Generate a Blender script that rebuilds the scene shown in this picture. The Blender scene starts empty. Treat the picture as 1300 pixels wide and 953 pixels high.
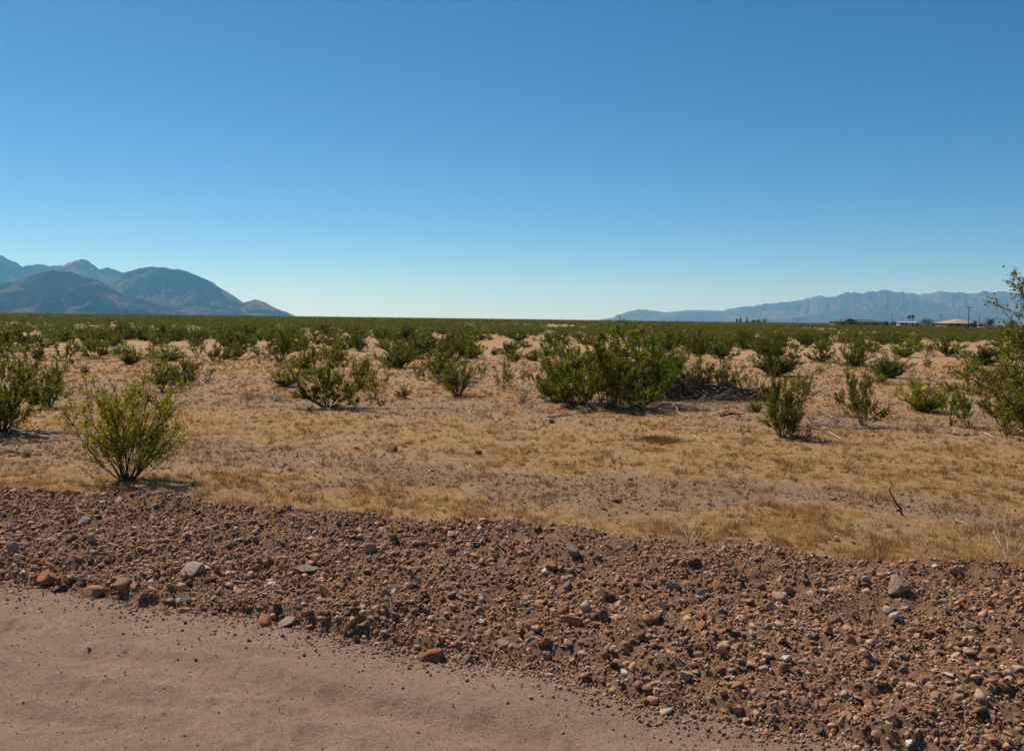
import bpy, math, random
import numpy as np
from mathutils import Vector, Matrix
R = math.radians
rng = np.random.default_rng(7)
random.seed(7)
scene = bpy.context.scene
col = scene.collection

# ------------------------------------------------------------------ camera
F = 1276.0                      # focal length in pixels of the 1300-wide photograph
H = 1.70
ROLL = math.atan(16.5 / 1300)
PITCH = math.atan((476.5 - 404.8) / F)
cam_d = bpy.data.cameras.new('camera'); cam = bpy.data.objects.new('camera', cam_d); col.objects.link(cam)
cam_d.sensor_width = 36; cam_d.lens = 36 * F / 1300
cam_d.clip_start = .05; cam_d.clip_end = 60000
fwd = Vector((0, math.cos(PITCH), -math.sin(PITCH)))
r0 = Vector((1, 0, 0)); u0 = r0.cross(fwd)
rt = r0 * math.cos(ROLL) + u0 * math.sin(ROLL)
up = rt.cross(fwd)
cam.matrix_world = Matrix(((rt.x, up.x, -fwd.x, 0), (rt.y, up.y, -fwd.y, 0), (rt.z, up.z, -fwd.z, H), (0, 0, 0, 1)))
scene.camera = cam

def ray(px, py):
    return fwd * F + rt * (px - 650) + up * (476.5 - py)

# ------------------------------------------------------------------ noise
_P = rng.random((256, 256))
def vnoise(x, y):
    x = np.asarray(x, float); y = np.asarray(y, float)
    xi = np.floor(x).astype(np.int64); yi = np.floor(y).astype(np.int64)
    fx = x - xi; fy = y - yi
    fx = fx * fx * (3 - 2 * fx); fy = fy * fy * (3 - 2 * fy)
    a = _P[xi & 255, yi & 255]; b = _P[(xi + 1) & 255, yi & 255]
    c = _P[xi & 255, (yi + 1) & 255]; d = _P[(xi + 1) & 255, (yi + 1) & 255]
    return (a * (1 - fx) + b * fx) * (1 - fy) + (c * (1 - fx) + d * fx) * fy
def fbm(x, y, o=4, g=.5):
    s = 0; a = 1; t = 0
    for k in range(o):
        s = s + a * vnoise(x * 2**k + 17.3 * k, y * 2**k + 9.1 * k); t += a; a *= g
    return s / t
def sm(a, b, v):
    t = np.clip((v - a) / (b - a), 0, 1); return t * t * (3 - 2 * t)

# ------------------------------------------------------------------ terrain
def y_crest(x):
    return 7.70 - .335 * x + .22 * (vnoise(np.asarray(x) * .9 + 40, np.asarray(x) * 0 + 3) - .5)
BX = [-40, -12, -6, -3.6, -1.55, 0, 2, 5, 12, 40]
BY = [19.5, 10.2, 8.05, 7.15, 6.35, 5.45, 4.35, 3.1, .3, -9]
def y_base(x):
    x = np.asarray(x, float)
    return np.interp(x, BX, BY) + .22 * (vnoise(x * 1.7 + 5, x * 0 + 8) - .5) + .13 * (vnoise(x * 6, x * 0 + 1) - .5) + .07 * (vnoise(x * 19, x * 0 + 14) - .5)
ROAD = -.25
def bermf(x, y):
    """0 on the road, 0..1 up the berm, >1 on the plain"""
    yb = y_base(x); yc = y_crest(x)
    return (y - yb) / (yc - yb)
def tz(x, y, fine=True):
    x = np.asarray(x, float); y = np.asarray(y, float)
    t = bermf(x, y); yc = y_crest(x)
    s = np.clip(t, 0, 1)
    prof = ROAD + .05 * sm(0, .04, t) + (.25 + .05) * (s ** .9) - .03 * np.sin(s * math.pi)
    z = np.where(t < 1, prof, .05 * (1 - sm(0, .7, y - yc)))
    z = np.where(t < 0, ROAD, z)
    onb = sm(-.01, .05, t) * (1 - sm(.97, 1.06, t))
    z = z + onb * ((fbm(x * 1.7, y * 2.2, 3) - .5) * .17)
    onp = sm(1.0, 1.2, t)
    z = z + onp * ((fbm(x * .55 + 9, y * .55, 3) - .5) * .09 + (vnoise(x * .06, y * .06 + 5) - .5) * .05 * sm(12, 40, y))
    onr = 1 - sm(-.06, .02, t)
    z = z + onr * ((fbm(x * 1.1 + 3, y * 3.0 + .34 * x * 3, 4) - .5) * .09)
    if fine:
        z = z + onb * ((fbm(x * 13, y * 13, 4, .75) - .5) * .085) + onp * ((fbm(x * 5 + 3, y * 5, 3) - .5) * .03) \
              + onr * ((fbm(x * 26, y * 26, 3, .8) - .5) * .016) \
              + onr * sum(-.028 * np.exp(-((y - y_base(x) + c0) / .11) ** 2) * (.7 + .6 * vnoise(x * 1.3 + c0, y)) + .016 * np.exp(-((y - y_base(x) + c0 + .2) / .06) ** 2) + .014 * np.exp(-((y - y_base(x) + c0 - .2) / .06) ** 2) for c0 in (.95, 1.5, 2.6))
        hx, hy_ = HOLE
        d = np.hypot((x - hx) / 1.5, y - hy_)
        z = z - .13 * (1 - sm(.05, .12, d)) + .03 * np.exp(-((d - .17) / .06) ** 2)
    return z
HOLE = (3.46, 7.0)
def at(px, py, z=None):
    d = ray(px, py)
    zz = 0.0 if z is None else z
    for _ in range(6 if z is None else 1):
        k = (zz - H) / d.z
        x, y = d.x * k, d.y * k
        if z is None: zz = float(tz(x, y, False))
    return x, y, zz
HOLE = at(1272, 722)[:2]

def lin(r, g, b):
    f = lambda c: (c / 255 / 12.92) if c <= 10 else ((c / 255 + .055) / 1.055) ** 2.4
    return (f(r), f(g), f(b), 1)

# ------------------------------------------------------------------ mesh helpers
def mesh_np(name, verts, faces, smooth=False):
    verts = np.ascontiguousarray(verts, dtype=np.float32); faces = np.ascontiguousarray(faces, dtype=np.int32)
    me = bpy.data.meshes.new(name); n = faces.shape[1]
    me.vertices.add(len(verts)); me.vertices.foreach_set('co', verts.ravel())
    me.loops.add(faces.size); me.loops.foreach_set('vertex_index', faces.ravel())
    me.polygons.add(len(faces))
    me.polygons.foreach_set('loop_start', np.arange(0, faces.size, n, dtype=np.int32))
    if smooth: me.polygons.foreach_set('use_smooth', np.ones(len(faces), dtype=bool))
    me.update(calc_edges=True)
    return me
def link(name, me, mat=None, parent=None, loc=None, **props):
    o = bpy.data.objects.new(name, me); col.objects.link(o)
    if mat is not None and me is not None and len(me.materials) == 0: me.materials.append(mat)
    if parent is not None: o.parent = parent
    if loc is not None: o.location = loc
    for k, v in props.items():
        if v: o[k] = v
    return o
class MB:
    def __init__(s): s.v = []; s.f = []
    def add(s, vs, fs):
        b = len(s.v); s.v += [tuple(v) for v in vs]; s.f += [tuple(i + b for i in f) for f in fs]
    def box(s, c, d, rz=0):
        x, y, z = d[0] / 2, d[1] / 2, d[2] / 2; cr, sr = math.cos(rz), math.sin(rz)
        vs = []
        for a in (-x, x):
            for b in (-y, y):
                for e in (-z, z): vs.append((c[0] + a * cr - b * sr, c[1] + a * sr + b * cr, c[2] + e))
        s.add(vs, [(0, 1, 3, 2), (4, 6, 7, 5), (0, 4, 5, 1), (2, 3, 7, 6), (0, 2, 6, 4), (1, 5, 7, 3)])
    def tube(s, pts, r0, r1, n=5):
        pts = [Vector(p) for p in pts]; m = len(pts); vs = []; fs = []
        for i, p in enumerate(pts):
            d = (pts[min(i + 1, m - 1)] - pts[max(i - 1, 0)]).normalized()
            a = d.orthogonal().normalized(); b = d.cross(a); r = r0 + (r1 - r0) * i / max(m - 1, 1)
            for k in range(n):
                t = 2 * math.pi * k / n; vs.append(p + a * (r * math.cos(t)) + b * (r * math.sin(t)))
        for i in range(m - 1):
            for k in range(n):
                k2 = (k + 1) % n; fs.append((i * n + k, i * n + k2, (i + 1) * n + k2, (i + 1) * n + k))
        fs.append(tuple(range(n - 1, -1, -1))); fs.append(tuple((m - 1) * n + k for k in range(n)))
        s.add(vs, fs)
    def mesh(s, name):
        me = bpy.data.meshes.new(name); me.from_pydata(s.v, [], s.f); me.update(); return me

def leaf_quads(C, L, W, flat=0.0):
    n = len(C)
    a = rng.normal(size=(n, 3)); a[:, 2] *= 1 - flat; a /= np.linalg.norm(a, axis=1)[:, None]
    b = np.cross(a, rng.normal(size=(n, 3))); b /= np.linalg.norm(b, axis=1)[:, None]
    s = rng.uniform(.7, 1.3, (n, 1))
    v = np.stack([C - a * L / 2 * s, C + b * W / 2 * s, C + a * L / 2 * s, C - b * W / 2 * s], 1).reshape(-1, 3)
    return v, np.arange(4 * n).reshape(-1, 4)

# ------------------------------------------------------------------ materials
def newmat(name):
    m = bpy.data.materials.new(name); m.use_nodes = True
    nt = m.node_tree; b = nt.nodes['Principled BSDF']; b.inputs['Specular IOR Level'].default_value = .15
    return m, nt, b
def node(nt, t, **kw):
    n = nt.nodes.new(t)
    for k, v in kw.items(): setattr(n, k, v)
    return n
def noise(nt, vec, scale, detail=4, rough=.6, dist=0):
    n = node(nt, 'ShaderNodeTexNoise'); n.inputs['Scale'].default_value = scale; n.inputs['Detail'].default_value = detail
    n.inputs['Roughness'].default_value = rough; n.inputs['Distortion'].default_value = dist
    nt.links.new(vec, n.inputs['Vector']); return n.outputs['Fac']
def ramp(nt, fac, stops, interp='LINEAR'):
    r = node(nt, 'ShaderNodeValToRGB'); r.color_ramp.interpolation = interp
    while len(r.color_ramp.elements) < len(stops): r.color_ramp.elements.new(.5)
    for e, (p, c) in zip(r.color_ramp.elements, stops): e.position = p; e.color = c
    nt.links.new(fac, r.inputs['Fac']); return r.outputs['Color']
def mix(nt, fac, a, b, mode='MIX'):
    m = node(nt, 'ShaderNodeMix', data_type='RGBA', blend_type=mode)
    for sk, v in (('Factor', fac), ('A', a), ('B', b)):
        i = next(q for q in m.inputs if q.name == sk and (q.type == 'RGBA' or (sk == 'Factor' and q.type == 'VALUE')))
        if hasattr(v, 'links'): nt.links.new(v, i)
        else: i.default_value = v
    return next(q for q in m.outputs if q.type == 'RGBA')
def math_(nt, op, a, b=None, clamp=False):
    m = node(nt, 'ShaderNodeMath', operation=op, use_clamp=clamp)
    for i, v in enumerate((a, b)):
        if v is None: continue
        if hasattr(v, 'links'): nt.links.new(v, m.inputs[i])
        else: m.inputs[i].default_value = v
    return m.outputs[0]
def bump(nt, h, strength, dist, bsdf):
    b = node(nt, 'ShaderNodeBump'); b.inputs['Strength'].default_value = strength; b.inputs['Distance'].default_value = dist
    nt.links.new(h, b.inputs['Height']); nt.links.new(b.outputs[0], bsdf.inputs['Normal'])
def G(v): return (v, v, v, 1)

# ground
mg, nt, bs = newmat('desert_ground'); bs.inputs['Roughness'].default_value = .95
pos = node(nt, 'ShaderNodeNewGeometry').outputs['Position']
def attr(nt, n): a = node(nt, 'ShaderNodeAttribute'); a.attribute_name = n; return a.outputs['Fac']
aB = attr(nt, 'berm'); aR = attr(nt, 'road'); aG = attr(nt, 'grassy'); aS = attr(nt, 'stony')
n1 = noise(nt, pos, .35, 5); n2 = noise(nt, pos, 7, 6, .7); n3 = noise(nt, pos, 60, 4, .7); n4 = noise(nt, pos, 1.6, 5, .65)
sand = ramp(nt, n4, [(.3, (.25, .148, .082, 1)), (.5, (.325, .20, .112, 1)), (.7, (.38, .245, .145, 1))])
sand = mix(nt, ramp(nt, n1, [(.35, G(0)), (.65, G(.5))]), sand, (.385, .23, .115, 1))
straw = ramp(nt, n2, [(.3, (.20, .10, .04, 1)), (.5, (.38, .215, .085, 1)), (.7, (.49, .305, .135, 1))])
stone = ramp(nt, n3, [(.3, (.10, .062, .045, 1)), (.45, (.24, .15, .10, 1)), (.58, (.32, .205, .14, 1)), (.75, (.44, .32, .24, 1))])
gm = ramp(nt, math_(nt, 'ADD', aG, math_(nt, 'MULTIPLY', math_(nt, 'SUBTRACT', n2, .5), 2.2)), [(.35, G(0)), (.62, G(1))])
smk = ramp(nt, math_(nt, 'ADD', aS, math_(nt, 'MULTIPLY', math_(nt, 'SUBTRACT', n2, .5), 2.2)), [(.4, G(0)), (.65, G(1))])
c = mix(nt, math_(nt, 'MULTIPLY', gm, .8), sand, straw)
c = mix(nt, math_(nt, 'MULTIPLY', smk, .6), c, stone)
bermc = ramp(nt, n3, [(.3, (.16, .085, .050, 1)), (.5, (.29, .162, .096, 1)), (.7, (.42, .255, .16, 1))])
bermc = mix(nt, ramp(nt, n4, [(.4, G(0)), (.6, G(.5))]), bermc, (.22, .115, .066, 1))
c = mix(nt, aB, c, bermc)
roadn = noise(nt, pos, 75, 5, .85)
roadc = ramp(nt, n2, [(.3, (.33, .205, .14, 1)), (.7, (.46, .31, .225, 1))])
roadc = mix(nt, ramp(nt, n4, [(.4, G(0)), (.65, G(.6))]), roadc, (.32, .20, .14, 1))
roadc = mix(nt, ramp(nt, roadn, [(.38, G(.85)), (.5, G(0))]), roadc, (.16, .11, .085, 1))
roadc = mix(nt, ramp(nt, roadn, [(.6, G(0)), (.75, G(.6))]), roadc, (.46, .37, .31, 1))
c = mix(nt, aR, c, roadc)
nt.links.new(c, bs.inputs['Base Color'])
hh = math_(nt, 'ADD', math_(nt, 'MULTIPLY', n3, .5), math_(nt, 'MULTIPLY', roadn, .7))
bump(nt, hh, .9, .03, bs)

def leaf_mat(name, lo, mid, hi, trans=.35, useobj=True, warm=None, tm=(1.5, 1.5, .7, 1)):
    m, nt, b = newmat(name); b.inputs['Roughness'].default_value = .6; b.inputs['Specular IOR Level'].default_value = .12
    g = node(nt, 'ShaderNodeNewGeometry')
    stops = [(0, lo), (.5, mid), (.95, hi)]
    if warm: stops = [(0, lo), (.45, mid), (.9, hi), (.95, warm)]
    c = ramp(nt, g.outputs['Random Per Island'], stops)
    if useobj:
        oi = node(nt, 'ShaderNodeObjectInfo'); c = mix(nt, 1.0, c, oi.outputs['Color'], 'MULTIPLY')
    nt.links.new(c, b.inputs['Base Color'])
    t = node(nt, 'ShaderNodeBsdfTranslucent')
    c2 = mix(nt, 1.0, c, tm, 'MULTIPLY'); nt.links.new(c2, t.inputs['Color'])
    ms = node(nt, 'ShaderNodeMixShader'); ms.inputs[0].default_value = trans
    out = nt.nodes['Material Output']
    nt.links.new(b.outputs[0], ms.inputs[1]); nt.links.new(t.outputs[0], ms.inputs[2]); nt.links.new(ms.outputs[0], out.inputs['Surface'])
    return m
M_leaf = leaf_mat('creosote_leaf', (.044, .056, .008, 1), (.098, .118, .011, 1), (.20, .205, .022, 1), .42, True, (.20, .15, .07, 1))
M_far = leaf_mat('far_scrub_leaf', (.042, .052, .009, 1), (.080, .094, .012, 1), (.15, .155, .022, 1), .35, False)
M_tree = leaf_mat('tree_leaf', (.02, .035, .012, 1), (.04, .065, .02, 1), (.07, .10, .03, 1), .2)
M_straw = leaf_mat('dry_straw', (.27, .14, .05, 1), (.50, .30, .12, 1), (.70, .49, .26, 1), .3, False, tm=(1.15, 1, .8, 1))
def stem_mat(name, a, b_, sc=30):
    m, nt, b = newmat(name); b.inputs['Roughness'].default_value = .8
    p = node(nt, 'ShaderNodeTexCoord').outputs['Object']
    nt.links.new(ramp(nt, noise(nt, p, sc), [(.35, a), (.65, b_)]), b.inputs['Base Color']); return m
M_stem = stem_mat('creosote_stem', (.045, .032, .024, 1), (.14, .105, .08, 1))
M_dark = stem_mat('charred_wood', (.03, .022, .018, 1), (.10, .075, .06, 1))
M_pale = stem_mat('bleached_wood', (.34, .28, .22, 1), (.62, .55, .46, 1))
M_grey = stem_mat('weathered_wood', (.14, .115, .095, 1), (.30, .25, .21, 1))

def rock_mat(name, stops, island=False, dusty=.25):
    m, nt, b = newmat(name); b.inputs['Roughness'].default_value = .9
    if island: f = node(nt, 'ShaderNodeNewGeometry').outputs['Random Per Island']
    else: f = node(nt, 'ShaderNodeObjectInfo').outputs['Random']
    c = ramp(nt, f, stops, 'LINEAR')
    p = node(nt, 'ShaderNodeTexCoord').outputs['Object']
    nn = noise(nt, p, 4 if not island else 25, 6, .7)
    c = mix(nt, 1.0, c, ramp(nt, nn, [(.3, G(.6)), (.5, G(1)), (.7, G(1.25))]), 'MULTIPLY')
    c = mix(nt, ramp(nt, noise(nt, p, 1.7 if not island else 9, 4), [(.5, G(0)), (.7, G(dusty * 2))]), c, (.30, .18, .115, 1))
    nt.links.new(c, b.inputs['Base Color'])
    bump(nt, nn, .5, .05 if not island else .01, b); return m
RC = dict(
    rusty=[(0, (.27, .105, .045, 1)), (.5, (.36, .155, .07, 1)), (1, (.44, .21, .105, 1))],
    brown=[(0, (.19, .10, .062, 1)), (.5, (.28, .155, .095, 1)), (1, (.36, .215, .14, 1))],
    pink=[(0, (.36, .22, .16, 1)), (.5, (.42, .27, .20, 1)), (1, (.48, .33, .26, 1))],
    grey=[(0, (.20, .14, .105, 1)), (.5, (.31, .225, .17, 1)), (1, (.42, .32, .25, 1))],
    white=[(0, (.50, .42, .35, 1)), (1, (.66, .59, .52, 1))],
    dark=[(0, (.075, .045, .038, 1)), (1, (.14, .085, .07, 1))],
    ochre=[(0, (.40, .22, .08, 1)), (1, (.48, .28, .12, 1))])
M_rock = {k: rock_mat(k + '_rock', v) for k, v in RC.items()}
M_gravel = rock_mat('berm_gravel', [(0, (.15, .078, .045, 1)), (.3, (.29, .148, .082, 1)), (.6, (.38, .20, .115, 1)), (.8, (.48, .275, .17, 1)), (.93, (.40, .27, .19, 1)), (.985, (.46, .35, .27, 1)), (1, (.60, .50, .42, 1))], True, .3)
M_pebble = rock_mat('plain_pebbles', [(0, (.07, .046, .038, 1)), (.5, (.17, .11, .08, 1)), (.8, (.28, .19, .14, 1)), (.95, (.33, .26, .22, 1)), (1, (.55, .5, .45, 1))], True, .15)

# ------------------------------------------------------------------ ground sheet
def axis(lo, hi, step, g, far0, far1):
    mid = list(np.arange(lo, hi, step)); a = []; s = step; v = lo
    while v > far0: s *= g; v -= s; a.append(v)
    b = []; s = step; v = hi
    while v < far1: b.append(v); s *= g; v += s
    return np.array(a[::-1] + mid + b)
gx = axis(-5.2, 5.0, .02, 1.05, -45000, 45000)
gy = axis(2.6, 9.4, .017, 1.028, -3000, 45000)
gy = np.concatenate([[-3000, -800, -200, -60, -20, -8, -3, 0, 1.4, 2.1], gy[gy > 2.3]])
X, Y = np.meshgrid(gx, gy)
Z = tz(X, Y)
near = (Y < 60) & (abs(X) < 60)
nx, ny = len(gx), len(gy)
i = np.arange((nx - 1) * (ny - 1)); r_, c_ = i // (nx - 1), i % (nx - 1)
a = r_ * nx + c_
me = mesh_np('ground', np.stack([X.ravel(), Y.ravel(), Z.ravel()], 1), np.stack([a, a + 1, a + nx + 1, a + nx], 1), True)
T = bermf(X, Y)
def masks(x, y):
    t = bermf(x, y); d = y - y_crest(x)
    w = (fbm(x * .35 + 2, y * .35 + 4, 3) - .5) * 3.2 + (fbm(x * 1.6 + 12, y * 1.6 + 4, 3) - .5) * 2.6 + .06 * x
    dd = d + w
    g = sm(0, .25, dd + .2) * (1 - sm(1.3, 2.0, dd)) + sm(3.3, 4.3, dd) * (1 - sm(8, 10, dd)) * .9
    patch = sm(.42, .62, fbm(x * .5 + 31, y * .22 + 7, 4))
    g = np.maximum(g, patch * sm(2.5, 5, d) * .75)
    g = np.maximum(g, sm(0, .15, d) * (1 - sm(.35, .8, d)))
    s = sm(1.6, 2.3, dd) * (1 - sm(3.2, 4.2, dd)) + sm(8.5, 10, dd) * (1 - sm(14, 18, dd)) * .8
    s = np.maximum(s, sm(.55, .68, fbm(x * .3 + 71, y * .2 + 47, 4)) * sm(2, 5, d) * .8)
    onp = sm(1.0, 1.08, t)
    g = g * onp; s = s * onp * (1 - .7 * np.clip(g, 0, 1))
    bm = sm(-.005, .02, t) * (1 - sm(.99, 1.06, t)); rd = 1 - sm(-.01, .015, t)
    k = sm(.3, .62, fbm(x * 1.3 + 61, y * 1.1 + 17, 4, .65)); g = np.maximum(g * (.5 + .5 * k), .3 * onp)
    return np.clip(g, 0, 1), np.clip(s * .9 + .1 * onp * (1 - g), 0, 1), bm, rd
g_, s_, b_, rd_ = masks(X, Y)
for nme, arr in (('grassy', g_), ('stony', s_), ('berm', b_), ('road', rd_)):
    at_ = me.attributes.new(nme, 'FLOAT', 'POINT'); at_.data.foreach_set('value', arr.ravel().astype(np.float32))
link('ground', me, mg, kind='structure')

# ------------------------------------------------------------------ rocks
def ico(sub):
    import bmesh
    bm = bmesh.new(); bmesh.ops.create_icosphere(bm, subdivisions=sub, radius=1)
    v = np.array([q.co[:] for q in bm.verts]); f = np.array([[w.index for w in q.verts] for q in bm.faces]); bm.free(); return v, f
I1, I2, I3 = ico(1), ico(2), ico(3)
def rock_verts(base, seed, cuts=9, rough=.04, dr=(.5, .82)):
    q = np.random.default_rng(seed); v = base[0].copy()
    for _ in range(cuts):
        n = q.normal(size=3); n /= np.linalg.norm(n); d = q.uniform(*dr)
        k = v @ n; v = v - np.outer(np.maximum(k - d, 0), n)
    v = v + q.normal(size=v.shape) * rough * .5
    v *= q.uniform(.8, 1.2, 3); v /= np.abs(v).max(); return v
def scatter(name, pts, sizes, base, nt_, mat, squash=(.5, .9), seed=1, sink=.25, smooth=False):
    q = np.random.default_rng(seed); tv = [rock_verts(base, seed * 100 + k, 8, .16 if base is I1 else .09, (.4, .72)) for k in range(nt_)]
    nv = len(base[0]); n = len(pts); out = np.empty((n, nv, 3), np.float32)
    ang = q.uniform(0, 2 * math.pi, n); tilt = q.uniform(-.5, .5, (n, 2)); which = q.integers(0, nt_, n)
    sc = sizes[:, None] * np.stack([q.uniform(.7, 1.2, n), q.uniform(.6, 1.1, n), q.uniform(*squash, n)], 1)
    for k in range(nt_):
        m = which == k
        v = tv[k][None] * sc[m][:, None, :]
        v = np.stack([v[..., 0], v[..., 1] - tilt[m, 0][:, None] * v[..., 2], v[..., 2] + tilt[m, 0][:, None] * v[..., 1] + tilt[m, 1][:, None] * v[..., 0]], -1)
        ca, sa = np.cos(ang[m])[:, None], np.sin(ang[m])[:, None]
        out[m] = np.stack([v[..., 0] * ca - v[..., 1] * sa, v[..., 0] * sa + v[..., 1] * ca, v[..., 2]], -1)
    z = tz(pts[:, 0], pts[:, 1]) + sizes * (.5 - sink)
    out += np.stack([pts[:, 0], pts[:, 1], z], 1)[:, None, :]
    f = (base[1][None] + (np.arange(n) * nv)[:, None, None]).reshape(-1, 3)
    return mesh_np(name, out.reshape(-1, 3), f, smooth)

M_grit = rock_mat('road_grit_stone', [(0, (.16, .09, .055, 1)), (.4, (.27, .155, .095, 1)), (.8, (.37, .235, .155, 1)), (1, (.48, .35, .26, 1))], True, .4)
# gravel on the berm (one sheet of loose stone nobody could count)
n = 190000
px_ = rng.uniform(-9.5, 8.5, n); t_ = rng.uniform(-.03, 1.04, n) 
yb, yc = y_base(px_), y_crest(px_); py_ = yb + (yc - yb) * t_
keep = (np.abs(px_) < py_ * .62 + .6) & (rng.random(n) < .3 + .7 * sm(.40, .58, fbm(px_ * 3.5, py_ * 3.5, 4, .65)))
px_, py_ = px_[keep], py_[keep]
sz = .0055 + .010 * rng.random(len(px_)) ** 2 + .02 * (rng.random(len(px_)) ** 16)
big = sz > .016
P_ = np.stack([px_, py_], 1)
link('berm_gravel', scatter('berm_gravel', P_[~big], sz[~big], I1, 6, M_gravel, seed=3), M_gravel, kind='stuff', label='loose brown gravel and clods covering the roadside berm')
nb = 10000
px_ = rng.uniform(-9.5, 8.5, nb * 2); t_ = rng.beta(1.1, 1.4, nb * 2) * 1.03 - .02
yb, yc = y_base(px_), y_crest(px_); py_ = yb + (yc - yb) * t_
keep = (np.abs(px_) < py_ * .62 + .6); px_, py_ = px_[keep], py_[keep]
sz = .011 + .026 * rng.random(len(px_)) ** 2.8
link('berm_stones', scatter('berm_stones', np.stack([px_, py_], 1), sz, I2, 8, M_gravel, seed=5), M_gravel, kind='stuff', label='small angular brown stones mixed through the berm')
# grit spilled on the road
n = 36000
px_ = rng.uniform(-7, 5, n); dd = rng.exponential(.16, n); dd[::3] = rng.uniform(0, 3, len(dd[::3])); dd[1::3] = rng.uniform(0, 3, len(dd[1::3])); py_ = y_base(px_) - dd
sz = np.where(np.arange(n) % 3 == 2, .003 + .013 * rng.random(n) ** 4, .0016 + .007 * rng.random(n) ** 7)
link('road_grit', scatter('road_grit', np.stack([px_, py_], 1), sz, I1, 5, M_gravel, seed=6), M_grit, kind='stuff', label='scattered grit on the smooth dirt road')
# pebbles of the plain
n = 90000
yy = 6 + 40 * rng.random(n) ** 1.9; xx = (rng.random(n) * 2 - 1) * (yy * .6 + 1.5)
g2, s2, b2, r2 = masks(xx, yy)
keep = (bermf(xx, yy) > 1.02) & (rng.random(n) < .10 + .9 * s2); xx, yy = xx[keep], yy[keep]
sz = (.006 + .014 * rng.random(len(xx)) ** 2.5 + .018 * rng.random(len(xx)) ** 12) * (1 + sm(10, 40, yy) * .8)
link('plain_pebbles', scatter('plain_pebbles', np.stack([xx, yy], 1), sz, I1, 6, M_pebble, (.35, .8), seed=8), M_pebble, kind='stuff', label='dark pebbles strewn over the sandy plain')

rock_me = {}

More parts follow.
